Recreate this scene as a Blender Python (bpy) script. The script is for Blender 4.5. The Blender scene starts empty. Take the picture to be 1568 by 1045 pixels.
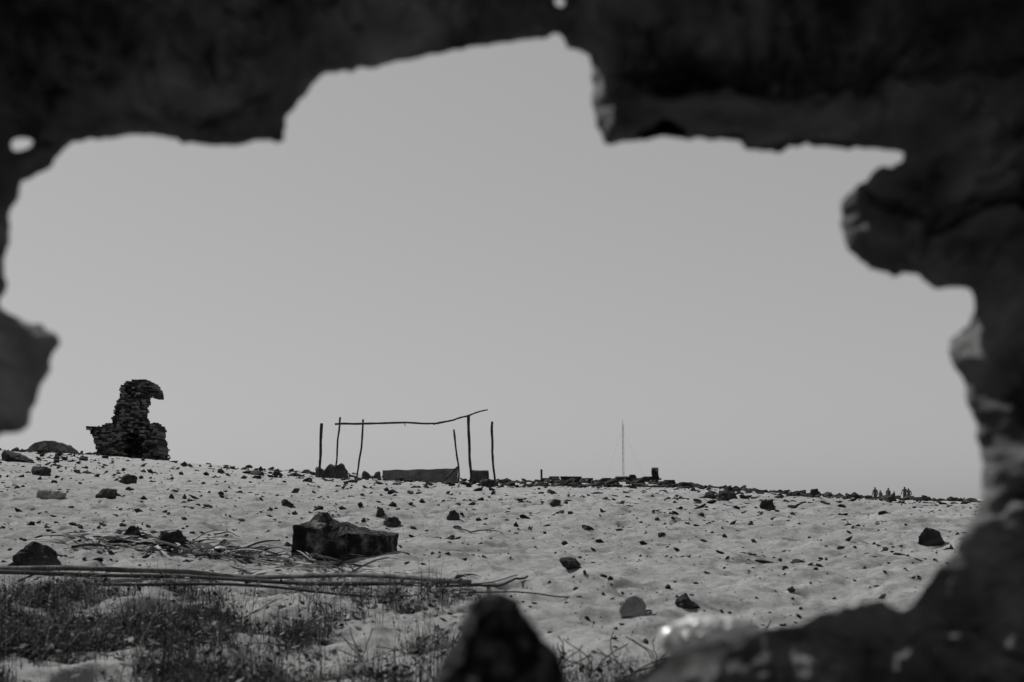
import bpy, math, random
import numpy as np
from mathutils import Vector, Matrix, noise as mn
random.seed(7); rng=np.random.default_rng(7)
sc=bpy.context.scene
F=2177.8; EYE=0.6; P=math.atan((764-522.5)/F)
cp,sp=math.cos(P),math.sin(P)
# ---------------------------------------------------------------- helpers
def ray(px,py):
    dx=(px-784)/F; dy=(522.5-py)/F
    return dx, cp-dy*sp, sp+dy*cp
def at(px,py,y):
    d=ray(px,py); t=y/d[1]
    return (d[0]*t, y, EYE+d[2]*t)
def h2(ix,iy,s):
    n=(ix*374761393+iy*668265263+s*982451653)&0xffffffff
    n=((n^(n>>13))*1274126177)&0xffffffff
    n=(n^(n>>16))&0xffff
    return n/65535.0
def vn(x,y,s=0):
    x=np.asarray(x,float);y=np.asarray(y,float)
    ix=np.floor(x).astype(np.int64);iy=np.floor(y).astype(np.int64)
    fx=x-ix;fy=y-iy
    fx=fx*fx*(3-2*fx);fy=fy*fy*(3-2*fy)
    a=h2(ix,iy,s);b=h2(ix+1,iy,s);c=h2(ix,iy+1,s);d=h2(ix+1,iy+1,s)
    return (a*(1-fx)+b*fx)*(1-fy)+(c*(1-fx)+d*fx)*fy-0.5
def fbm(x,y,s=0,o=4):
    r=0;a=1
    for i in range(o):
        r=r+a*vn(x*2**i+i*17.3,y*2**i+i*9.1,s+i);a*=0.5
    return r
def sstep(a,b,x):
    t=np.clip((x-a)/(b-a),0,1);return t*t*(3-2*t)
CR=[(-900,672),(-300,683),(0,690),(100,694),(200,701),(300,711),(400,719),(500,725),(600,731),(700,735),(800,738),(900,738),(1000,739),(1060,746),(1150,754),(1250,760),(1350,765),(1500,769),(1800,771),(2600,772)]
CX=[at(a,b,60)[0] for a,b in CR]; CZ=[at(a,b,60)[2] for a,b in CR]
def H(x,y,fine=True):
    x=np.asarray(x,float);y=np.asarray(y,float)
    zc=np.interp(x,CX,CZ)
    t=np.clip((y-4)/56,0,1)
    f=sstep(75,160,y)
    z=zc*t*(1-f)-0.4*f
    z=z+0.10*fbm(x/5,y/6,3,2)*sstep(5,14,y)*(1-0.6*sstep(30,55,y))
    if fine:
        m=sstep(2,5,y)
        z=z+0.085*fbm(x/0.8,y/0.8,11,3)*(1-0.4*sstep(20,50,y))*m
        z=z+0.064*fbm(x/0.22,y/0.22,21,3)*m*(1-0.5*sstep(25,60,y))
        c=vn(x/.34,y/.42,41); z=z-.05*sstep(.20,.34,c)*m*(1-.5*sstep(25,60,y))
    return z
def Hs(x,y): return float(H(x,y))
TS=2*1.002**np.arange(1700)
def sight(px,py):
    d=ray(px,py)
    hit=(EYE+d[2]*TS<H(d[0]*TS,d[1]*TS))|(TS>61)
    t=TS[np.argmax(hit)]
    return (d[0]*t,d[1]*t,Hs(d[0]*t,d[1]*t))
def mk(name,verts,faces,mat=None,smooth=False,parent=None):
    me=bpy.data.meshes.new(name)
    me.from_pydata([tuple(v) for v in verts],[],faces); me.update()
    if smooth: me.polygons.foreach_set('use_smooth',[True]*len(me.polygons))
    ob=bpy.data.objects.new(name,me); sc.collection.objects.link(ob)
    if mat: me.materials.append(mat)
    if parent: ob.parent=parent
    return ob
def mkquads(name,V,Q,mat,smooth=True,parent=None):
    me=bpy.data.meshes.new(name)
    me.vertices.add(len(V)); me.vertices.foreach_set('co',V.astype(np.float32).ravel())
    me.loops.add(len(Q)*4); me.loops.foreach_set('vertex_index',Q.astype(np.int32).ravel())
    me.polygons.add(len(Q)); me.polygons.foreach_set('loop_start',np.arange(0,len(Q)*4,4,dtype=np.int32))
    me.polygons.foreach_set('loop_total',np.full(len(Q),4,dtype=np.int32))
    me.polygons.foreach_set('use_smooth',np.full(len(Q),smooth))
    me.update(calc_edges=True)
    ob=bpy.data.objects.new(name,me); sc.collection.objects.link(ob)
    me.materials.append(mat)
    if parent: ob.parent=parent
    return ob
def empty(name,loc=(0,0,0)):
    e=bpy.data.objects.new(name,None); sc.collection.objects.link(e); e.empty_display_size=.2
    return e
class Acc:
    def __init__(s): s.v=[];s.f=[]
    def add(s,v,f):
        o=len(s.v); s.v.extend(v); s.f.extend([tuple(i+o for i in q) for q in f])
# ---------------------------------------------------------------- materials
def material(name,stops,scale=6,bump=0.4,bscale=25,bdist=0.01,rough=0.95,island=0.0,detail=8,fine=None,spec=0.15):
    m=bpy.data.materials.new(name); m.use_nodes=True; nt=m.node_tree; N=nt.nodes; L=nt.links
    b=N['Principled BSDF']; b.inputs['Roughness'].default_value=rough
    b.inputs['Specular IOR Level'].default_value=spec
    tc=N.new('ShaderNodeTexCoord')
    n1=N.new('ShaderNodeTexNoise'); n1.inputs['Scale'].default_value=scale; n1.inputs['Detail'].default_value=detail; n1.inputs['Roughness'].default_value=.65
    L.new(tc.outputs['Object'],n1.inputs['Vector'])
    cr=N.new('ShaderNodeValToRGB'); e=cr.color_ramp.elements
    e[0].position=stops[0][0]; e[0].color=(*[stops[0][1]]*3,1)
    e[1].position=stops[-1][0]; e[1].color=(*[stops[-1][1]]*3,1)
    for p,c in stops[1:-1]:
        k=e.new(p); k.color=(c,c,c,1)
    src=n1.outputs['Fac']
    if island>0:
        g=N.new('ShaderNodeNewGeometry'); mx=N.new('ShaderNodeMix'); mx.inputs[0].default_value=island
        L.new(src,mx.inputs[2]); L.new(g.outputs['Random Per Island'],mx.inputs[3]); src=mx.outputs[0]
    L.new(src,cr.inputs['Fac']); col=cr.outputs['Color']
    L.new(col,b.inputs['Base Color'])
    n2=N.new('ShaderNodeTexNoise'); n2.inputs['Scale'].default_value=bscale; n2.inputs['Detail'].default_value=8; n2.inputs['Roughness'].default_value=.7
    L.new(tc.outputs['Object'],n2.inputs['Vector'])
    bp=N.new('ShaderNodeBump'); bp.inputs['Strength'].default_value=bump; bp.inputs['Distance'].default_value=bdist
    L.new(n2.outputs['Fac'],bp.inputs['Height']); L.new(bp.outputs['Normal'],b.inputs['Normal'])
    return m
M_rock=material('dark_rock',[(.3,.008),(.5,.016),(.75,.07)],scale=9,bump=1,bscale=22,bdist=.03,island=.25)
M_brick=material('burnt_brick',[(.2,.01),(.5,.03),(.9,.2)],scale=3,bump=1,bscale=9,bdist=.05,island=.6)
M_block=material('masonry',[(.35,.008),(.5,.02),(.6,.09),(.72,.28)],scale=9,bump=1,bscale=30,bdist=.025)
M_wall=material('coral_stone_wall',[(.32,.05),(.46,.15),(.56,.27),(.70,.45)],scale=8,bump=1,bscale=35,bdist=.03,detail=12)
M_sill=material('pitted_stone',[(.4,.006),(.5,.02),(.62,.16)],scale=45,bump=1,bscale=60,bdist=.02)
M_pale=material('pale_stone',[(.3,.10),(.7,.28)],scale=8,bump=.7,bscale=25,bdist=.02)
M_wood=material('weathered_pole',[(.3,.012),(.7,.05)],scale=5,bump=.5,bscale=30)
M_drywood=material('dry_palm_rib',[(.3,.02),(.5,.06),(.7,.2)],scale=8,bump=.8,bscale=40,island=.4)
M_frond=material('dry_frond',[(.2,.015),(.5,.05),(.88,.4)],scale=4,bump=.3,bscale=40,island=.8)
M_grass=material('dry_grass',[(.15,.010),(.5,.035),(.78,.12),(.96,.5)],scale=4,bump=.1,island=.75)
M_metal=material('galvanised_mast',[(.3,.12),(.7,.25)],scale=4,bump=.1,rough=.6)
M_concrete=material('grey_concrete',[(.3,.06),(.5,.12),(.7,.2)],scale=3,bump=.8,bscale=10,bdist=.03)
M_vault=material('dark_plaster',[(.3,.03),(.5,.07),(.7,.18)],scale=3,bump=.8,bscale=8,bdist=.05)
M_people=material('clothing',[(.2,.015),(.8,.09)],scale=.8,bump=.1,island=0)
def sandmat():
    m=bpy.data.materials.new('sand'); m.use_nodes=True; nt=m.node_tree;N=nt.nodes;L=nt.links
    b=N['Principled BSDF']; b.inputs['Roughness'].default_value=1; b.inputs['Specular IOR Level'].default_value=.05
    tc=N.new('ShaderNodeTexCoord')
    def nz(s,d=8,r=.6):
        n=N.new('ShaderNodeTexNoise'); n.inputs['Scale'].default_value=s;n.inputs['Detail'].default_value=d;n.inputs['Roughness'].default_value=r
        L.new(tc.outputs['Object'],n.inputs['Vector']);return n.outputs['Fac']
    def ramp(src,st):
        cr=N.new('ShaderNodeValToRGB'); e=cr.color_ramp.elements
        e[0].position=st[0][0];e[0].color=(*[st[0][1]]*3,1);e[1].position=st[-1][0];e[1].color=(*[st[-1][1]]*3,1)
        for p,c in st[1:-1]:
            k=e.new(p);k.color=(c,c,c,1)
        L.new(src,cr.inputs['Fac']);return cr.outputs['Color']
    def mul(a,c):
        x=N.new('ShaderNodeMix');x.data_type='RGBA';x.blend_type='MULTIPLY';x.inputs[0].default_value=1
        L.new(a,x.inputs[6]);L.new(c,x.inputs[7]);return x.outputs[2]
    base=ramp(nz(.7,12,.8),[(.3,.38),(.5,.54),(.7,.70)])
    grain=ramp(nz(22,10,.95),[(.36,.15),(.45,.82),(.6,1.0),(.75,1.15)])
    spk=ramp(nz(6,14,.95),[(.36,.2),(.43,.82),(.53,1)])
    c=mul(mul(base,grain),spk)
    L.new(c,b.inputs['Base Color'])
    b1=N.new('ShaderNodeBump');b1.inputs['Strength'].default_value=1;b1.inputs['Distance'].default_value=.16
    L.new(nz(6,10,.8),b1.inputs['Height'])
    b2=N.new('ShaderNodeBump');b2.inputs['Strength'].default_value=1;b2.inputs['Distance'].default_value=.025
    L.new(nz(45,6,.75),b2.inputs['Height']);L.new(b1.outputs['Normal'],b2.inputs['Normal'])
    L.new(b2.outputs['Normal'],b.inputs['Normal'])
    return m
M_sand=sandmat()
# ---------------------------------------------------------------- ground sheet
d2=math.radians
ang=np.concatenate([np.linspace(-180,-28,60)[:-1],np.linspace(-28,28,760),np.linspace(28,180,60)[1:]])*math.pi/180
rad=np.concatenate([np.linspace(.02,3,16)[:-1],np.geomspace(3,75,900),np.geomspace(75,5000,60)[1:]])
A,R=np.meshgrid(ang,rad)
X=R*np.sin(A);Y=R*np.cos(A);Z=H(X,Y)
V=np.stack([X,Y,Z],-1).reshape(-1,3)
nr,nc=A.shape
i,j=np.meshgrid(np.arange(nr-1),np.arange(nc-1),indexing='ij')
a=i*nc+j
Q=np.stack([a,a+1,a+nc+1,a+nc],-1).reshape(-1,4)[:,::-1]
mkquads('sand_ground',V,Q,M_sand)
# ---------------------------------------------------------------- ruin wall with broken opening
OUT=[(-60,700),(0,672),(30,664),(45,652),(50,622),(62,598),(72,570),(85,532),(84,515),(60,495),(30,482),(2,472),(5,452),(12,430),(9,380),(16,330),(32,298),(35,278),(60,265),(85,245),(110,222),(150,212),(200,209),(240,212),(290,217),(330,222),(370,220),(437,217),(440,196),(452,165),(478,132),(500,113),(540,109),(575,103),(590,95),(640,92),(700,80),(760,70),(800,64),(830,60),(850,52),(862,55),(868,74),(903,84),(908,120),(912,180),(925,222),(960,220),(1010,211),(1060,214),(1130,217),(1150,228),(1195,233),(1210,220),(1270,220),(1320,226),(1386,234),(1380,248),(1340,258),(1310,285),(1292,310),(1288,345),(1298,380),(1330,412),(1360,419),(1408,420),(1425,440),(1460,438),(1492,438),(1496,460),(1488,500),(1458,520),(1458,558),(1480,590),(1490,640),(1500,690),(1504,740),(1495,790),(1470,830),(1440,870),(1410,915),(1386,940),(1370,932),(1350,918),(1300,930),(1240,945),(1180,962),(1100,985),(1020,1005),(985,1032),(930,1048),(870,1085),(700,1100),(300,1110),(-60,1110),(-100,900)]
YL=1.32
poly=np.array([[at(px,py,YL)[0],at(px,py,YL)[2]] for px,py in OUT])
def ell(px,py,rx,ry,n=14):
    return np.array([[at(px+rx*math.cos(k*2*math.pi/n),0,YL)[0],at(0,py+ry*math.sin(k*2*math.pi/n),YL)[2]] for k in range(n)])
hole1=ell(44,219,17,12); hole2=ell(856,3,9,9)
def psdf(px,py,pl):
    d=np.full(px.shape,1e9);ins=np.zeros(px.shape,bool)
    n=len(pl)
    for k in range(n):
        ax,ay=pl[k];bx,by=pl[(k+1)%n]
        ex,ey=bx-ax,by-ay
        wx,wy=px-ax,py-ay
        t=np.clip((wx*ex+wy*ey)/(ex*ex+ey*ey+1e-12),0,1)
        d=np.minimum(d,np.hypot(wx-ex*t,wy-ey*t))
        c=((ay>py)!=(by>py))&(px<(bx-ax)*(py-ay)/(by-ay+1e-12)+ax)
        ins^=c
    return np.where(ins,-d,d)
def axisc(lo,hi,h,LO,HI):
    c=list(np.arange(lo,hi,h)); s=h
    x=c[-1]
    while x<HI: s*=1.12; x+=s; c.append(x)
    s=h;x=c[0]
    while x>LO: s*=1.12; x-=s; c.insert(0,x)
    return np.array(c)
hs=.0024
U=axisc(-.56,.56,hs,-3,3); W=axisc(.36,1.12,hs,-.4,2.8)
UU,WW=np.meshgrid(U,W)
def tot(u,w):
    s=psdf(u,w,poly)
    s=np.minimum(s,psdf(u,w,hole1)); s=np.minimum(s,psdf(u,w,hole2))
    return s+0.006*fbm(u/.03,w/.03,51,3)+.004*vn(u/.008,w/.008,57)
S=tot(UU,WW)
gy,gx=np.gradient(S,W,U)
gl=np.hypot(gx,gy)+1e-9
near=np.abs(S)<.75*hs
UU2=np.where(near,UU-S*gx/gl**2*1.0,UU); WW2=np.where(near,WW-S*gy/gl**2,WW)
S2=np.where(near,0,np.maximum(S,0))
keep=S>-.75*hs
cent=[]
yy=-.4;row=0
while yy<2.8:
    xx=-3+ (row%2)*.1
    while xx<3:
        cent.append((xx+random.uniform(-.05,.05),yy+random.uniform(-.03,.03)));xx+=random.uniform(.14,.3)
    yy+=.13;row+=1
wx=UU+.07*fbm(UU/.12,WW/.12,71,4); wy=WW+.07*fbm(UU/.12,WW/.12,75,4)
F1=np.full(UU.shape,1e9);F2=F1.copy();off=np.zeros(UU.shape)
for (cx,cy) in cent:
    d=np.hypot((wx-cx)*.65,wy-cy)
    o=random.uniform(-.04,.04)+random.uniform(-.3,.3)*(UU-cx)+random.uniform(-.5,.5)*(WW-cy)
    m=d<F1
    F2=np.where(m,F1,np.minimum(F2,d)); off=np.where(m,o,off); F1=np.where(m,d,F1)
groove=np.exp(-((F2-F1)/.007)**2)*sstep(-.2,.3,fbm(UU/.1,WW/.1,77,2))
rd=lambda sc_,s,o: np.abs(fbm(UU/sc_,WW/sc_,s,o))
rel=off-.02*groove+.08*fbm(UU/.09,WW/.09,81,5)+.07*rd(.045,85,4)+.035*rd(.016,88,3)-.035
rel=rel*sstep(0,.045,S2)*(.55+.45*sstep(.55,.7,WW))
def pz(py): return at(784,py,1.2)[2]
def pxx(px): return at(px,500,1.2)[0]
mask=sstep(pxx(930),pxx(1000),UU)*(1-sstep(pxx(1280),pxx(1390),UU))
wob=.010*fbm(UU/.06,WW/.3,91,3)
rel=rel+mask*(.09*np.exp(-((WW+wob-pz(140))/.012)**2)-.07*np.exp(-((WW+wob-pz(185))/.011)**2))
amp=.015+.185*sstep(.53,.70,WW)
At=amp*(1-np.exp(-S2/(.03+.05*sstep(.53,.7,WW))))
At=At*(1+.5*fbm(UU/.15,WW/.15,99,2))
yf=YL-At-rel
yf=np.minimum(yf,YL+.004)
yb=YL+.12*(1-np.exp(-S2/.09))+.012*fbm(UU/.1,WW/.1,61,3)*sstep(0,.05,S2)
VF=np.stack([UU2,yf,WW2],-1).reshape(-1,3);VB=np.stack([UU2,yb,WW2],-1).reshape(-1,3)
nr,nc=UU.shape
i,j=np.meshgrid(np.arange(nr-1),np.arange(nc-1),indexing='ij')
kk=keep[:-1,:-1]&keep[1:,:-1]&keep[:-1,1:]&keep[1:,1:]
a=(i*nc+j)[kk]
Q=np.stack([a,a+1,a+nc+1,a+nc],-1)
Vall=np.concatenate([VF,VB]);Qall=np.concatenate([Q,Q[:,::-1]+len(VF)])
used=np.zeros(len(Vall),bool);used[Qall.ravel()]=True
idx=np.cumsum(used)-1
ruin=empty('ruined_stone_building')
mkquads('broken_front_wall',Vall[used],idx[Qall],M_wall,parent=ruin)
def box(x0,x1,y0,y1,z0,z1):
    v=[(x0,y0,z0),(x1,y0,z0),(x1,y1,z0),(x0,y1,z0),(x0,y0,z1),(x1,y0,z1),(x1,y1,z1),(x0,y1,z1)]
    f=[(0,3,2,1),(4,5,6,7),(0,1,5,4),(1,2,6,5),(2,3,7,6),(3,0,4,7)]
    return v,f
for nm,b in [('added_side_wall_west',(-3.3,-2.7,-3,1.38,-.4,2.8)),('added_side_wall_east',(2.7,3.3,-3,1.38,-.4,2.8)),('added_back_wall',(-3.3,3.3,-3.5,-3.003,-.4,1.6)),('added_roof_strip',(-3.3,3.3,1.0,1.44,2.802,3.0))]:  # unseen walls and roof strip added around the camera to shade the front wall
    mk(nm,*box(*b),M_wall,parent=ruin)
# ---------------------------------------------------------------- rocks
import bmesh
def ico(sub):
    bm=bmesh.new(); bmesh.ops.create_icosphere(bm,subdivisions=sub,radius=1)
    v=np.array([x.co[:] for x in bm.verts]);f=[tuple(q.index for q in p.verts) for p in bm.faces]
    bm.free();return v,f
ICO={s:ico(s) for s in (1,2,3,4,5)}
def rockgeo(sub,sx,sy,sz,planes=9,rough=.06,rot=None,flat=.15):
    v,f=ICO[sub]
    r=np.full(len(v),1.2)
    for k in range(planes):
        n=rng.normal(size=3);n/=np.linalg.norm(n)
        dd=rng.uniform(.3,.9)
        dt=v@n
        r=np.where(dt>1e-3,np.minimum(r,dd/np.maximum(dt,1e-3)),r)
    p=v*r[:,None]
    if sub>=3:
        o=rng.uniform(0,50)
        nn=np.array([mn.fractal(Vector((q[0]*1.8+o,q[1]*1.8,q[2]*1.8)),.7,2.0,5) for q in v])
        p=p*(1+rough*nn)[:,None]
    p=p*np.array([sx,sy,sz])
    th=rng.uniform(0,6.28) if rot is None else rot
    c,s=math.cos(th),math.sin(th)
    p=np.stack([p[:,0]*c-p[:,1]*s,p[:,0]*s+p[:,1]*c,p[:,2]],-1)
    return p,f
def rock(x0,x1,yt,yb,mat=M_rock,name='rock',sub=4,rough=.2):
    c=sight((x0+x1)/2,yb-(yb-yt)*.12)
    D=c[1]; w=(x1-x0)/F*D/2; h=(yb-yt)/F*D
    p,f=rockgeo(sub,w*1.12,w*.8,h*.85,rot=rng.uniform(-.4,.4),rough=rough,planes=8)
    p[:,0]=(p[:,0]-(p[:,0].max()+p[:,0].min())/2); p[:,0]*=w/np.abs(p[:,0]).max()
    p[:,2]*= (h*1.0)/p[:,2].max() 
    p[:,2]=np.where(p[:,2]<0,p[:,2]*.5,p[:,2])
    ob=mk(name,p,f,mat)
    ob.location=c
    return ob
for r in [(1396,1446,813,838),(1034,1072,911,927),(856,898,857,871),(585,614,794,810),(684,704,784,798),(429,453,766,777),(841,859,767,777),(732,763,735,748),(182,211,728,743),(148,179,750,765),(243,291,815,843),(190,216,808,828),(8,92,836,873),(0,52,692,709),(48,82,716,729),(1163,1188,767,783),(1205,1217,901,909),(1075,1100,754,765),(1095,1130,752,769),(918,930,780,786),(575,590,783,792),(1240,1258,750,762),(1350,1372,757,768)]:
    rock(*r)
rock(947,1002,917,943,M_pale,'pale_stone')
rock(50,102,752,766,M_pale,'pale_stone')
acc=Acc()
def addrock(x,y,s,fl=.6,sub=1):
    s=min(s,.0045*y)
    p,f=rockgeo(sub,s*rng.uniform(.7,1.5),s*rng.uniform(.5,1.0),s*rng.uniform(.3,.9)*fl,planes=6)
    z=Hs(x,y)
    tl=rng.uniform(-.5,.5); p[:,2]+=p[:,0]*tl
    acc.add([tuple(q) for q in p+np.array([x,y,z+s*.12])],f)
for k in range(420):
    y=rng.uniform(9,62);x=rng.uniform(-.42,.42)*y
    addrock(x,y,.025+.10*rng.random()**3.5,sub=2)
for k in range(1000):
    y=rng.uniform(44,63);px=rng.triangular(280,930,1560);x=(px-784)/F*y
    addrock(x,y,.05+.2*rng.random()**2.5,.8,sub=2)
for k in range(320):
    y=rng.uniform(34,62);px=rng.uniform(1040,1560);x=(px-784)/F*y
    addrock(x,y,.04+.2*rng.random()**2.6,.8,sub=2)
for k in range(9500):
    y=4.5*(60/4.5)**(rng.random()**.75);x=rng.uniform(-.4,.4)*y
    if rng.random()>.12+.88*sstep(-.35,.25,float(fbm(x/2.5,y/2.5,61,3))): continue
    addrock(x,y,(.0008+.0030*rng.random()**3.5)*y,.95)
for (cx,cy,n) in [(1100,762,20),(1176,776,10),(1200,760,26),(1270,762,20),(1400,766,12),(770,738,24),(440,722,20),(1040,745,20)]:
    c=sight(cx,cy)
    for k in range(n): addrock(c[0]+rng.normal()*1.0,c[1]+rng.normal()*.8,rng.uniform(.06,.22),sub=2)
mk('scattered_rubble',acc.v,acc.f,M_rock)
# ---------------------------------------------------------------- masonry block (foreground chunk)
def block():
    c=sight(522,862); D=c[1]; k=D/F
    w=146*k; h=57*k; dep=.40
    nx,ny,nz=110,50,36
    v,f=[],[]
    idx={}
    TOPX=[0,.10,.16,.22,.28,.36,.46,.56,.66,.8,1]; TOPZ=[1.02,1.12,1.30,1.36,1.18,1.08,1.12,1.02,.96,.93,.90]
    def vid(i,j,l):
        if (i,j,l) in idx:return idx[(i,j,l)]
        u=i/nx;t=j/ny;s=l/nz
        n1=mn.fractal(Vector((u*7,t*5,3.1)),.8,2,4)
        rear=float(np.interp(u,TOPX,TOPZ))
        front=.93 if u>.3 else 1.02
        if .3<u<.55: front-=.22*math.exp(-((u-.42)/.08)**2)
        a=min(1,max(0,(t-.15)/.4)); a=a*a*(3-2*a)
        zt=h*(front*(1-a)+rear*a+.04*n1)
        z=s*zt
        x=(u-.5)*w; y=(t-.5)*dep
        q=Vector((x*9,y*9,z*9))
        n2=mn.noise_vector(q)*.007+mn.noise_vector(q*3.3)*.006+mn.noise_vector(q*9)*.003
        x+=n2.x;y+=n2.y;z+=n2.z*(s>0)
        if t<.1:
            y+=.028*math.exp(-((u-.57+.02*math.sin(s*9))/.014)**2)+(.02 if u>.585 else 0)
            y+=.02*max(0,mn.noise(Vector((u*14,s*5,8))))
        v.append((x,y,z-.02)); idx[(i,j,l)]=len(v)-1
        return idx[(i,j,l)]
    for i in range(nx):
        for j in range(ny):
            f.append((vid(i,j,nz),vid(i+1,j,nz),vid(i+1,j+1,nz),vid(i,j+1,nz)))
    for i in range(nx):
        for l in range(nz):
            f.append((vid(i,0,l),vid(i+1,0,l),vid(i+1,0,l+1),vid(i,0,l+1)))
            f.append((vid(i+1,ny,l),vid(i,ny,l),vid(i,ny,l+1),vid(i+1,ny,l+1)))
    for j in range(ny):
        for l in range(nz):
            f.append((vid(0,j+1,l),vid(0,j,l),vid(0,j,l+1),vid(0,j+1,l+1)))
            f.append((vid(nx,j,l),vid(nx,j+1,l),vid(nx,j+1,l+1),vid(nx,j,l+1)))
    ob=mk('masonry_block',v,f,M_block)
    ob.location=(c[0],c[1]+.2,c[2]-.01); ob.rotation_euler=(0.05,d2(4),d2(-8))
block()
# ---------------------------------------------------------------- tubes
def tube(pts,rads,n=7):
    v=[];f=[]
    P_=[Vector(p) for p in pts]
    for k,p in enumerate(P_):
        t=(P_[min(k+1,len(P_)-1)]-P_[max(k-1,0)]).normalized()
        a=t.cross(Vector((0.03,1,.02)) if abs(t.y)<.9 else Vector((0,0,1))).normalized(); b=t.cross(a)
        for q in range(n):
            th=2*math.pi*q/n
            v.append(tuple(p+(a*math.cos(th)+b*math.sin(th))*rads[k]))
    for k in range(len(P_)-1):
        for q in range(n):
            f.append((k*n+q,k*n+(q+1)%n,(k+1)*n+(q+1)%n,(k+1)*n+q))
    f.append(tuple(range(n))[::-1]); f.append(tuple((len(P_)-1)*n+q for q in range(n)))
    return v,f
def pole(pts,r,name,parent,wob=.02,mat=M_wood,n=8,seg=10,tap=.8):
    P_=[Vector(p) for p in pts]; out=[];rr=[]
    tot=len(P_)-1
    o=random.uniform(0,99)
    for s in range(seg*tot+1):
        g=s/seg; k=min(int(g),tot-1); u=g-k
        p=P_[k].lerp(P_[k+1],u)
        w=Vector((mn.noise(Vector((g*1.7,o,0))),mn.noise(Vector((g*1.7,o,5))),mn.noise(Vector((g*1.7,o,9)))))*wob*2
        out.append(p+w); rr.append(r*(1-(1-tap)*g/tot)*(1+.2*mn.noise(Vector((g*5,o,20)))))
    v,f=tube(out,rr,n)
    return mk(name,v,f,mat,smooth=True,parent=parent)
# ---------------------------------------------------------------- pole frame shelter
fr=empty('wooden_pole_frame')
def post(name,pts,y,r):
    w=[at(a,b,y) for a,b in pts]
    g=Hs(w[-1][0],y); w.append((w[-1][0],y,min(g,w[-1][2])-.2))
    pole(w,r,name,fr,.018)
post('post_1',[(493,648),(491,690),(490,722)],50,.052)
post('post_2',[(521,639),(517,680),(514,722)],48.5,.033)
post('post_3',[(556,642),(553,685),(547,724)],52,.036)
post('post_4',[(695,658),(699,690),(703,728)],52,.036)
post('post_5',[(717,635),(718,680),(721,728)],48.6,.050)
post('post_6',[(754,646),(754,690),(757,733)],50,.044)
pole([at(513,650,48.5),at(560,649,48.5),at(620,647.5,48.5),at(672,649,48.5)],.038,'beam_left',fr,.014)
pole([at(663,650,48.55),at(695,643,48.55),at(720,635,48.55),at(747,627,48.55)],.036,'beam_right',fr,.014,tap=.6)
pole([at(618,646,48.5),at(621,653,48.5)],.012,'stub',fr,.01)
pole([at(683,733,50.0),at(702,714,50.4)],.04,'fallen_stick',fr,.01)
def roughbox(w,d,h,nx=14,ny=8,nz=4,amp=.04,topfn=None):
    v=[];f=[];idx={}
    o=random.uniform(0,99)
    def vid(i,j,l):
        if (i,j,l) in idx:return idx[(i,j,l)]
        u=i/nx;t=j/ny;s=l/nz
        hh=h*(topfn(u,t) if topfn else 1)
        x,y,z=(u-.5)*w,(t-.5)*d,s*hh
        q=Vector((x*3+o,y*3,z*3)); n=mn.noise_vector(q)*amp
        v.append((x+n.x,y+n.y,z+n.z*(s>0))); idx[(i,j,l)]=len(v)-1; return idx[(i,j,l)]
    for i in range(nx):
        for j in range(ny): f.append((vid(i,j,nz),vid(i+1,j,nz),vid(i+1,j+1,nz),vid(i,j+1,nz)))
    for i in range(nx):
        for l in range(nz):
            f.append((vid(i,0,l),vid(i+1,0,l),vid(i+1,0,l+1),vid(i,0,l+1)));f.append((vid(i+1,ny,l),vid(i,ny,l),vid(i,ny,l+1),vid(i+1,ny,l+1)))
    for j in range(ny):
        for l in range(nz):
            f.append((vid(0,j+1,l),vid(0,j,l),vid(0,j,l+1),vid(0,j+1,l+1)));f.append((vid(nx,j,l),vid(nx,j+1,l),vid(nx,j+1,l+1),vid(nx,j,l+1)))
    return v,f
def placebox(name,px0,px1,pyt,y,d,mat,amp=.04,topfn=None,parent=None,nx=14):
    a=at(px0,pyt,y);b=at(px1,pyt,y); x=(a[0]+b[0])/2; g=Hs(x,y)-.15
    v,f=roughbox(b[0]-a[0],d,a[2]-g,nx=nx,amp=amp,topfn=topfn)
    o=mk(name,v,f,mat,parent=parent); o.location=(x,y,g); return o
placebox('concrete_slab',586,701,717.5,50.6,.16,M_concrete,.035,lambda u,t:.88+.12*u,nx=30)
placebox('broken_masonry',484,531,711,51,.9,M_brick,.08,lambda u,t:.7+.3*math.exp(-((u-.65)/.25)**2)+.12*math.sin(u*17))
placebox('broken_masonry',722,748,721,50.6,.8,M_brick,.06)
placebox('broken_masonry',555,583,722,52.6,.6,M_brick,.08,lambda u,t:.75+.25*math.sin(u*9))
# ---------------------------------------------------------------- low ruined foundation, pillar, post
acc2=Acc()
def brickrow(acc,px0,px1,topfn,y,ch=.11,dep=.5,jit=.04):
    xa=at(px0,730,y)[0];xb=at(px1,730,y)[0]
    g=Hs((xa+xb)/2,y)-.2
    z=g
    while True:
        x=xa;any_=False
        while x<xb:
            l=random.uniform(.18,.45)
            pm=784+(x+l/2)/y*F
            top=at(pm,topfn(pm),y)[2]
            if z<top and random.random()<.95:
                any_=True
                jx=random.uniform(-jit,jit)
                acc.add(*box(x+jx,x+l*.96+jx,y-dep/2+random.uniform(-jit,jit)*1.5,y+dep/2+random.uniform(-jit,jit)*2,z,z+ch*random.uniform(.82,.97)))
            x+=l
        z+=ch
        if not any_ or z>g+9: break
brickrow(acc2,828,1000,lambda p:732.5+3*math.sin(p*.07)*math.sin(p*.021+1)+1.5*math.sin(p*.31),61,ch=.07,dep=.7)
brickrow(acc2,985,1032,lambda p:735+3*math.sin(p*.3)+max(0,(p-1010)*.15),60,ch=.07,dep=.6)
mk('ruined_foundation',acc2.v,acc2.f,M_brick)
acc3=Acc(); xa=at(1003,717,61.2)[0]; z=Hs(xa,61.2)-.2; zt=at(1003,717,61.2)[2]
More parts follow.
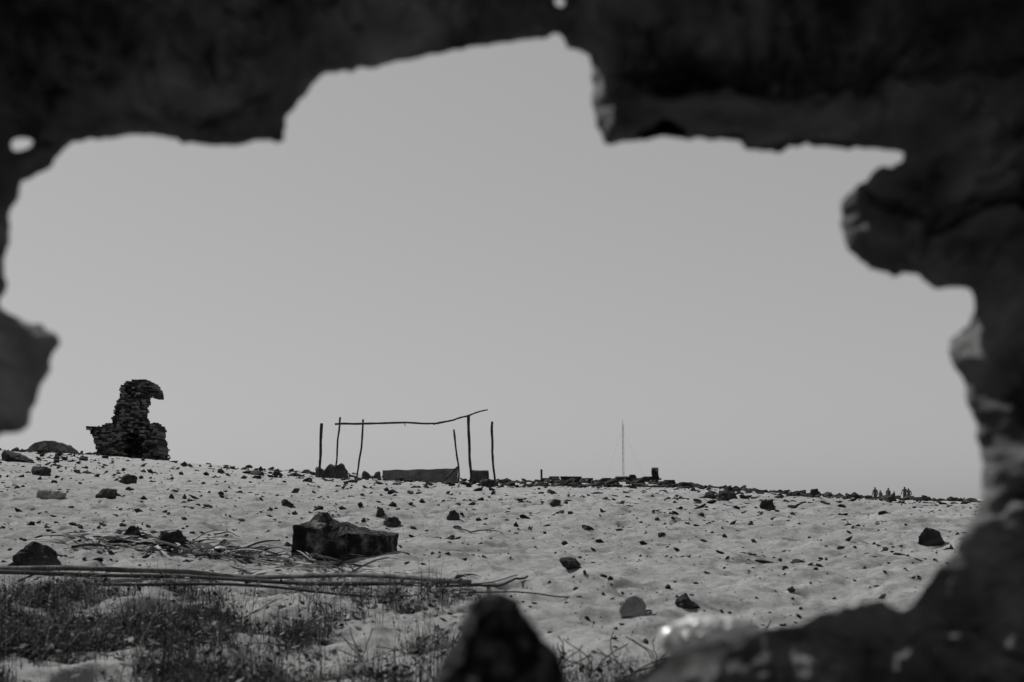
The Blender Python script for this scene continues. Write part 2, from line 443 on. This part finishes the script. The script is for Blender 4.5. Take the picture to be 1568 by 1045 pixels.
while z<zt:
    for sx in (-1,1): acc3.add(*box(xa+(sx-1)*.07+random.uniform(-.012,.012)-.0,xa+(sx+1)*.067+random.uniform(-.012,.012),61.05,61.4+random.uniform(-.02,.02),z,z+.075))
    z+=.08
mk('brick_pillar',acc3.v,acc3.f,M_brick)
e=empty('wooden_post'); w=at(829,719,59); pole([w,(w[0],59,Hs(w[0],59)-.2)],.045,'shaft',e,.01); 
# ---------------------------------------------------------------- ruined brick tower
tw=Acc(); TY=75
prof=[(584,207,226),(587,198,233),(592,190,241),(598,187,245),(604,186,247),(612,186,247),(613.5,184,230),(620,182,224),(628,180,223),(640,178,222),(647,177,226),(649.5,174,230),(650,166,244),(654.5,164,245),(655,145,246),(660,146,247),(662,150,246),(675,153,247),(690,156,250),(702,157,251),(725,158,252)]
pys=[p[0] for p in prof]
z0=Hs(at(200,700,TY)[0],TY)-.15; ztop=at(200,584,TY)[2]; ch=.10; z=z0; row=0
def rbox(x0,x1,y0,y1,z0,z1,a,t):
    v,f=box(x0,x1,y0,y1,z0,z1); cx,cy,cz=(x0+x1)/2,(y0+y1)/2,(z0+z1)/2; o=[]
    for p in v:
        dx,dy,dz=p[0]-cx,p[1]-cy,p[2]-cz
        dx,dy=dx*math.cos(a)-dy*math.sin(a),dx*math.sin(a)+dy*math.cos(a)
        dx,dz=dx*math.cos(t)-dz*math.sin(t),dx*math.sin(t)+dz*math.cos(t)
        o.append((cx+dx,cy+dy,cz+dz))
    return o,f
while z<ztop:
    lo,hi=560,760
    for _ in range(30):
        m=(lo+hi)/2
        if at(200,m,TY)[2]>z+ch/2: lo=m
        else: hi=m
    py=lo
    l=np.interp(py,pys,[p[1] for p in prof]);r=np.interp(py,pys,[p[2] for p in prof])
    xa=at(l,py,TY)[0]+.09*mn.noise(Vector((row*.5,1,1)))+random.uniform(-.03,.03);xb=at(r,py,TY)[0]+.09*mn.noise(Vector((row*.5,7,1)))+random.uniform(-.03,.03)
    depth=1.2 if py>652 else .6
    x=xa
    while x<xb-.03:
        L_=min(random.uniform(.10,.32),xb-x)
        if xb-x-L_<.08: L_=xb-x
        pm=784+(x+L_/2)/TY*F
        yf_=TY-depth+.5*mn.noise(Vector((x*1.6,z*1.6,3)))+.2*mn.noise(Vector((x*5,z*5,3)))
        door=200<pm<228 and py>664+(abs(pm-214)/14)**2*10
        if door: yf_=TY+.5
        if 197<pm<215 and 598<py<611: yf_+=.3
        if py>650 and random.random()<.07: yf_+=.25
        if pm<200 and 655<py<662: yf_-=.15
        y=yf_
        wy=random.uniform(.12,.3)
        a=random.gauss(0,.10);t=random.gauss(0,.06)
        if not (606<py<614 and 225<pm<237):
            tw.add(*rbox(x,x+L_*.97,y,y+wy,z+random.uniform(-.02,.015),z+ch*random.uniform(.8,1.1),a,t))
            tw.add(*box(x+.01,x+L_-.01,y+wy*.8,TY+depth+random.uniform(-.08,.08),z+.002,z+ch*.985))
        x+=L_
    z+=ch;row+=1
for k in range(90):
    if random.random()<.15: px,py=random.uniform(148,172),654
    elif random.random()<.2: px,py=random.uniform(228,243),649
    else: px,py=random.uniform(140,262),702
    q=at(px,py,TY-random.uniform(.5,1.3)); zz=q[2] if py<690 else Hs(q[0],q[1])+.3
    p,f=rockgeo(1,*rng.uniform(.03,.09,3),planes=5); tw.add([tuple(s) for s in p+np.array([q[0],q[1],zz])],f)
mk('ruined_brick_tower',tw.v,tw.f,M_brick)
def vault():
    y=68; a=at(56,700,y);b=at(116,700,y); top=at(85,677,y)[2]; g=Hs(a[0],y)-.2
    v=[];f=[];n=24;m=12
    for k in range(m+1):
        u=k/m
        for q in range(n+1):
            th=math.pi*q/n
            s=1-.35*u**2
            nn=.07*mn.noise(Vector((q*.5,k*.7,2)))
            x=a[0]+(b[0]-a[0])*(.45-.5*math.cos(th)*s*1.0)+nn+u*.25
            z=g+(top-g)*(math.sin(th)**.6)*s+nn
            v.append((x,y-1.2+2.6*u,z))
    for k in range(m):
        for q in range(n): f.append((k*(n+1)+q,k*(n+1)+q+1,(k+1)*(n+1)+q+1,(k+1)*(n+1)+q))
    f.append(tuple(range(n+1))[::-1])
    mk('collapsed_vault',v,f,M_vault)
vault()
acc4=Acc()
for k in range(60):
    px=rng.uniform(0,145);y=rng.uniform(60,66);x=(px-784)/F*y
    p,f=rockgeo(2,*(rng.uniform(.05,.2,3)),planes=6); acc4.add([tuple(q) for q in p+np.array([x,y,Hs(x,y)+.02])],f)
mk('rubble_heap',acc4.v,acc4.f,M_rock)
# ---------------------------------------------------------------- antenna mast
def mast():
    e=empty('radio_mast'); y=200; tp=at(953.5,643,y); x=tp[0]; g=Hs(x,y); zt=tp[2]
    a=Acc(); w=.12
    cs=[(x+w*math.cos(t),y+w*math.sin(t)) for t in (0,2.09,4.19)]
    for c in cs: a.add(*tube([(c[0],c[1],g),(c[0],c[1],zt-.6)],[.028,.028],5))
    k=0;z=g
    while z<zt-.9:
        c0=cs[k%3];c1=cs[(k+1)%3]; a.add(*tube([(*c0,z),(*c1,z+.3)],[.014,.014],4)); z+=.3;k+=1
    a.add(*tube([(x,y,zt-.7),(x,y,zt)],[.03,.02],5))
    mk('lattice',a.v,a.f,M_metal,parent=e)
    a=Acc()
    for dx,dy in ((-4,-1.5),(4.6,-1.5),(.3,5)):
        a.add(*tube([(x,y,zt-1.3),(x+dx,y+dy,g)],[.006,.006],4))
    mk('guy_wires',a.v,a.f,M_metal,parent=e)
mast()
# ---------------------------------------------------------------- distant people
def person(px,y,hgt=1.65,pose=0,face=0):
    x=(px-784)/F*y; g=Hs(x,y)
    s=hgt/1.7
    a=[.16,.3][pose%2]
    J=[((0,0,.95),.15),((0,0,1.2),.14),((0,0,1.42),.13),((0,0,1.5),.06),((0,.02,1.6),.1),((0,.02,1.68),.085),
       ((.1,0,.88),.1),((.11,.05+a*.2,.48),.065),((.12,a*-.2,.06),.045),((.12,.14-a*.2,.03),.04),
       ((-.1,0,.88),.1),((-.11,-.02-a*.2,.48),.065),((-.12,-a,.06),.045),((-.12,.12-a,.03),.04),
       ((.2,0,1.4),.06),((.26,-.03,1.12),.045),((.24,.12,.9),.035),((.24,.16,.82),.03),
       ((-.2,0,1.4),.06),((-.27,-.02,1.12),.045),((-.22,.15+.1*pose,.95),.035),((-.2,.22+.1*pose,.92),.03)]
    E=[(0,1),(1,2),(2,3),(3,4),(4,5),(0,6),(6,7),(7,8),(8,9),(0,10),(10,11),(11,12),(12,13),(2,14),(14,15),(15,16),(16,17),(2,18),(18,19),(19,20),(20,21)]
    me=bpy.data.meshes.new('person'); me.from_pydata([tuple(c*s for c in j[0]) for j in J],E,[]); me.update()
    ob=bpy.data.objects.new('person',me); sc.collection.objects.link(ob)
    md=ob.modifiers.new('skin','SKIN')
    for k,j in enumerate(J):
        me.skin_vertices[0].data[k].radius=(j[1]*s,j[1]*s*.85)
    me.skin_vertices[0].data[0].use_root=True
    ob.modifiers.new('sub','SUBSURF').render_levels=1
    me.materials.append(M_people)
    ob.location=(x,y,g); ob.rotation_euler=(0,0,face)
for k,(px,y,h,fc) in enumerate([(1337,122,1.66,.4),(1345,126,1.5,2),(1357,122,1.62,-1),(1366,128,1.45,1.2),(1382,118,1.6,0),(1388,122,1.55,2.6)]):
    person(px,y,h,k,fc)
# ---------------------------------------------------------------- palm ribs, fronds, twigs
def gp(px,py,dz=.0):
    c=sight(px,py); return (c[0],c[1],c[2]+dz)
def groundpole(pts,r,name,parent=None,mat=M_drywood,lift=.5,tap=.7,wob=.01):
    A_=[gp(a,b,r*lift) for a,b in pts]
    return pole(A_,r,name,parent,wob,mat,8,14,tap)
e=empty('fallen_palm_branch')
groundpole([(-60,883),(160,886),(350,892),(720,909)],.017,'rib_main',e,lift=3,wob=.016)
groundpole([(-60,890),(300,898),(690,913)],.014,'rib_lower',e,M_wood,lift=3.5,wob=.02)
groundpole([(130,903),(640,910)],.008,'rib_thin',e,M_wood,lift=3,wob=.03)
groundpole([(620,907),(740,908),(790,899),(808,889)],.008,'rib_tip',e,M_wood,lift=3)
groundpole([(700,912),(800,915),(892,916)],.004,'twig_1',e,M_wood,lift=3)
groundpole([(600,899),(700,903),(790,891)],.004,'twig_2',e,M_wood,lift=4)
e=empty('twig'); groundpole([(697,811),(720,817),(745,816),(770,820)],.008,'stem',e,M_wood,lift=2); groundpole([(745,816),(768,810)],.005,'shoot',e,M_wood,lift=3)
fa=Acc()
def strip(p0,p1,w,lift):
    p0=Vector(p0);p1=Vector(p1); d=(p1-p0); s=d.cross(Vector((0,0,1))).normalized()*w
    tilt=Vector((0,0,random.uniform(-.7,.7)*w)); n=5; v=[];f=[]
    bend=random.uniform(-.08,.08)
    for k in range(n+1):
        u=k/n; c=p0+d*u+Vector((0,0,lift*math.sin(u*3.14)))+s/w*bend*math.sin(u*3.14)
        ww=(1-u**3)*.9+.1
        v+=[tuple(c-(s+tilt)*ww),tuple(c+(s+tilt)*ww)]
    for k in range(n): f.append((2*k,2*k+1,2*k+3,2*k+2))
    fa.add(v,f)
line=[(118,838),(200,828),(260,845),(340,852),(430,862),(520,875)]
for k in range(230):
    t=random.random()*4.99; i=int(t);u=t-i
    bx=line[i][0]*(1-u)+line[i+1][0]*u; by=line[i][1]*(1-u)+line[i+1][1]*u
    bx+=random.gauss(0,14); by+=random.gauss(0,5)
    a=gp(bx,by,.02); th=random.gauss(-.35,.5)+(math.pi if random.random()<.4 else 0); L_=random.uniform(.12,.55)
    b=(a[0]+L_*math.cos(th),a[1]+L_*math.sin(th)*1.2); b=(b[0],b[1],Hs(*b)+random.uniform(.0,.07))
    strip(a,b,random.uniform(.004,.018),random.uniform(.0,.06))
for k in range(90):
    a=gp(random.uniform(-20,700),random.gauss(893,7),.015); th=random.gauss(-.1,.35); L_=random.uniform(.05,.3)
    b=(a[0]+L_*math.cos(th),a[1]+L_*math.sin(th)); b=(b[0],b[1],Hs(*b)+random.uniform(.0,.04)); strip(a,b,random.uniform(.002,.010),.02)
mk('dry_palm_fronds',fa.v,fa.f,M_frond)
e=empty('fallen_stick')
groundpole([(112,842),(180,838),(230,850)],.012,'stick_1',e,M_wood,lift=1.5)
groundpole([(122,820),(180,832),(240,838),(330,858),(420,864)],.015,'stick_2',e,M_wood,lift=2)
groundpole([(300,858),(370,850),(430,868)],.010,'stick_3',e,M_wood,lift=2.5)
groundpole([(330,820),(352,818),(375,824)],.006,'stick_4',e,M_wood)
# ---------------------------------------------------------------- dry grass & leaf litter
ga=Acc()
def blade(x,y,z,h,w,lean,th):
    dx,dy=math.cos(th),math.sin(th); px_,py_=-dy*w,dx*w; v=[];f=[]
    for k in range(4):
        u=k/3; o=lean*u*u; ww=1-u*.85
        v+=[(x+dx*o-px_*ww,y+dy*o-py_*ww,z+h*u),(x+dx*o+px_*ww,y+dy*o+py_*ww,z+h*u)]
    for k in range(3): f.append((2*k,2*k+1,2*k+3,2*k+2))
    ga.add(v,f)
def leaf(x,y,z,s):
    th=random.uniform(0,6.28)
    d=Vector((math.cos(th),math.sin(th),random.uniform(-.4,.9))).normalized()*s
    q=d.cross(Vector((random.uniform(-.6,.6),random.uniform(-.6,.6),1))).normalized()*s*random.uniform(.10,.34)
    c=Vector((x,y,z))
    ga.add([tuple(c),tuple(c+d*.5+q),tuple(c+d),tuple(c+d*.5-q)],[(0,1,2,3)])
N_=110000
ys=3.6+4.3*rng.random(N_);xs=rng.uniform(-3.4,1.0,N_);pxs=784+xs/ys*F
lim=720+80*vn(ys*3,ys*0,5)
dens=np.where(pxs<lim,.8*np.clip((lim-pxs)/120,0,1)*np.clip((7.9-ys)/1.2,0,1),0)
dens=np.where((pxs>800)&(pxs<1010)&(ys<5.3),.4*np.clip((5.3-ys)/.5,0,1),dens)
dens=dens*(.75+.35*np.clip((420-pxs)/300,-.6,1))
nn=fbm(xs/.28,ys/.28,33,4)
dens=dens*np.clip(nn*3.6+.34,.03,1)
sel=np.nonzero(rng.random(N_)<dens)[0][:22000]
zs=H(xs[sel],ys[sel])
for x,y,z in zip(xs[sel],ys[sel],zs):
    if random.random()<.7:
        for q in range(3):
            blade(x+random.gauss(0,.02),y+random.gauss(0,.02),z,random.uniform(.02,.11)*(1 if random.random()<.86 else 1.8),random.uniform(.0008,.0022),random.uniform(-.08,.10),random.uniform(0,6.28))
    for q in range(2 if random.random()<.5 else 1):
        leaf(x+random.gauss(0,.03),y+random.gauss(0,.03),z+random.uniform(.002,.04)+ (random.uniform(.02,.06) if random.random()<.2 else 0),random.uniform(.008,.044))
mk('dry_grass',ga.v,ga.f,M_grass)
wa=Acc()
for (px,y) in [(840,4.7),(905,4.8),(960,4.6),(1000,4.9),(1135,5.2),(700,5.0),(640,5.4),(90,5.0),(210,5.6),(330,5.2),(450,5.8),(560,5.5),(40,6.2),(390,6.6),(150,6.8),(270,6.3),(500,6.4)]:
    x=(px-784)/F*y
    for k in range(6):
        z=Hs(x,y); b=[Vector((x,y,z))]; d=Vector((random.uniform(-1,1),random.uniform(-.6,.6),.6)).normalized()
        for s in range(6): 
            d=(d+Vector((random.gauss(0,.3),random.gauss(0,.2),-.05))).normalized(); b.append(b[-1]+d*.028)
        wa.add(*tube(b,[.0018]*7,4))
mk('dry_twiggy_weed',wa.v,wa.f,M_drywood)
# ---------------------------------------------------------------- stone standing on the sill
def sillstone():
    y=1.2; v,f=ICO[5]
    pts=[]
    c=at(762,1075,y); top=at(762,908,y)[2]; hh=top-c[2]; k=1/F*y
    TT=[-1,0,.2,.45,.65,.8,.9,.97,1]; HW=[60,112,96,74,60,48,36,20,0]
    for q in v:
        q=Vector(q); t=q.z; rr=math.hypot(q.x,q.y)+1e-6
        n=mn.fractal(q*1.7+Vector((3.7,0,0)),.8,2,5)*.13+mn.fractal(q*6,.7,2,4)*.08-.18*max(0,mn.noise(q*9+Vector((2,2,2))))
        w=float(np.interp(t,TT,HW))*k*(1+n)
        cx=(6*math.sin(t*5))*k
        pts.append((cx+q.x/rr*w,q.y/rr*w*.8,(t*hh*(1+n*.25)) if t>0 else t*.09))
    ob=mk('pointed_stone',pts,f,M_sill,smooth=True); ob.location=c
sillstone()
M_bag=bpy.data.materials.new('thin_plastic'); M_bag.use_nodes=True
b=M_bag.node_tree.nodes['Principled BSDF']; b.inputs['Base Color'].default_value=(.75,.75,.75,1); b.inputs['Roughness'].default_value=.15; b.inputs['Transmission Weight'].default_value=.3
v,f=ICO[5]; pts=[]
y=1.47
for q in v:
    q=Vector(q); n=abs(mn.fractal(q*2.9,.6,2,4))*-.55+mn.fractal(q*6,.7,2,3)*.08
    pts.append((q.x*(1+n)*.060,q.y*(1+n)*.035,q.z*(1+n)*.024))
ob=mk('plastic_bag',pts,f,M_bag,smooth=True); c=at(1092,979,y); ob.location=c
p,f=rockgeo(4,.16,.09,.06,rot=0); ob=mk('ledge_stone',p,f,M_block,parent=ruin); ob.location=(c[0]+.03,y+.02,c[2]-.078)
# ---------------------------------------------------------------- light, sky, camera
SE,SAZ=d2(46),d2(-48)
sun=bpy.data.lights.new('sun','SUN'); sun.energy=4.9; sun.angle=d2(.5); sun.color=(1,.99,.975)
so=bpy.data.objects.new('sun',sun); sc.collection.objects.link(so)
dirv=Vector((math.sin(SAZ)*math.cos(SE),math.cos(SAZ)*math.cos(SE),math.sin(SE)))
so.rotation_euler=dirv.to_track_quat('Z','Y').to_euler(); so.location=(0,0,20)
w=bpy.data.worlds.new('World'); sc.world=w; w.use_nodes=True; nt=w.node_tree
bg=nt.nodes['Background']; sky=nt.nodes.new('ShaderNodeTexSky'); sky.sky_type='NISHITA'; sky.sun_disc=False
sky.sun_elevation=SE; sky.sun_rotation=SAZ; sky.dust_density=1.0; sky.air_density=1.0
bw=nt.nodes.new('ShaderNodeRGBToBW'); pw=nt.nodes.new('ShaderNodeMath'); pw.operation='POWER'; pw.inputs[1].default_value=.35
mu=nt.nodes.new('ShaderNodeMath'); mu.operation='MULTIPLY'; mu.inputs[1].default_value=1.92
nt.links.new(sky.outputs[0],bw.inputs[0]); nt.links.new(bw.outputs[0],pw.inputs[0]); nt.links.new(pw.outputs[0],mu.inputs[0]); nt.links.new(mu.outputs[0],bg.inputs[0]); bg.inputs[1].default_value=.12
cd=bpy.data.cameras.new('camera'); co=bpy.data.objects.new('camera',cd); sc.collection.objects.link(co)
cd.lens=50; cd.sensor_width=36; cd.clip_start=.02; cd.clip_end=8000
co.location=(0,0,EYE); co.rotation_euler=(math.pi/2+P,0,0)
cd.dof.use_dof=True; cd.dof.focus_distance=22; cd.dof.aperture_fstop=5.2
sc.camera=co
sc.view_settings.view_transform='Standard'; sc.view_settings.look='None'; sc.view_settings.exposure=0
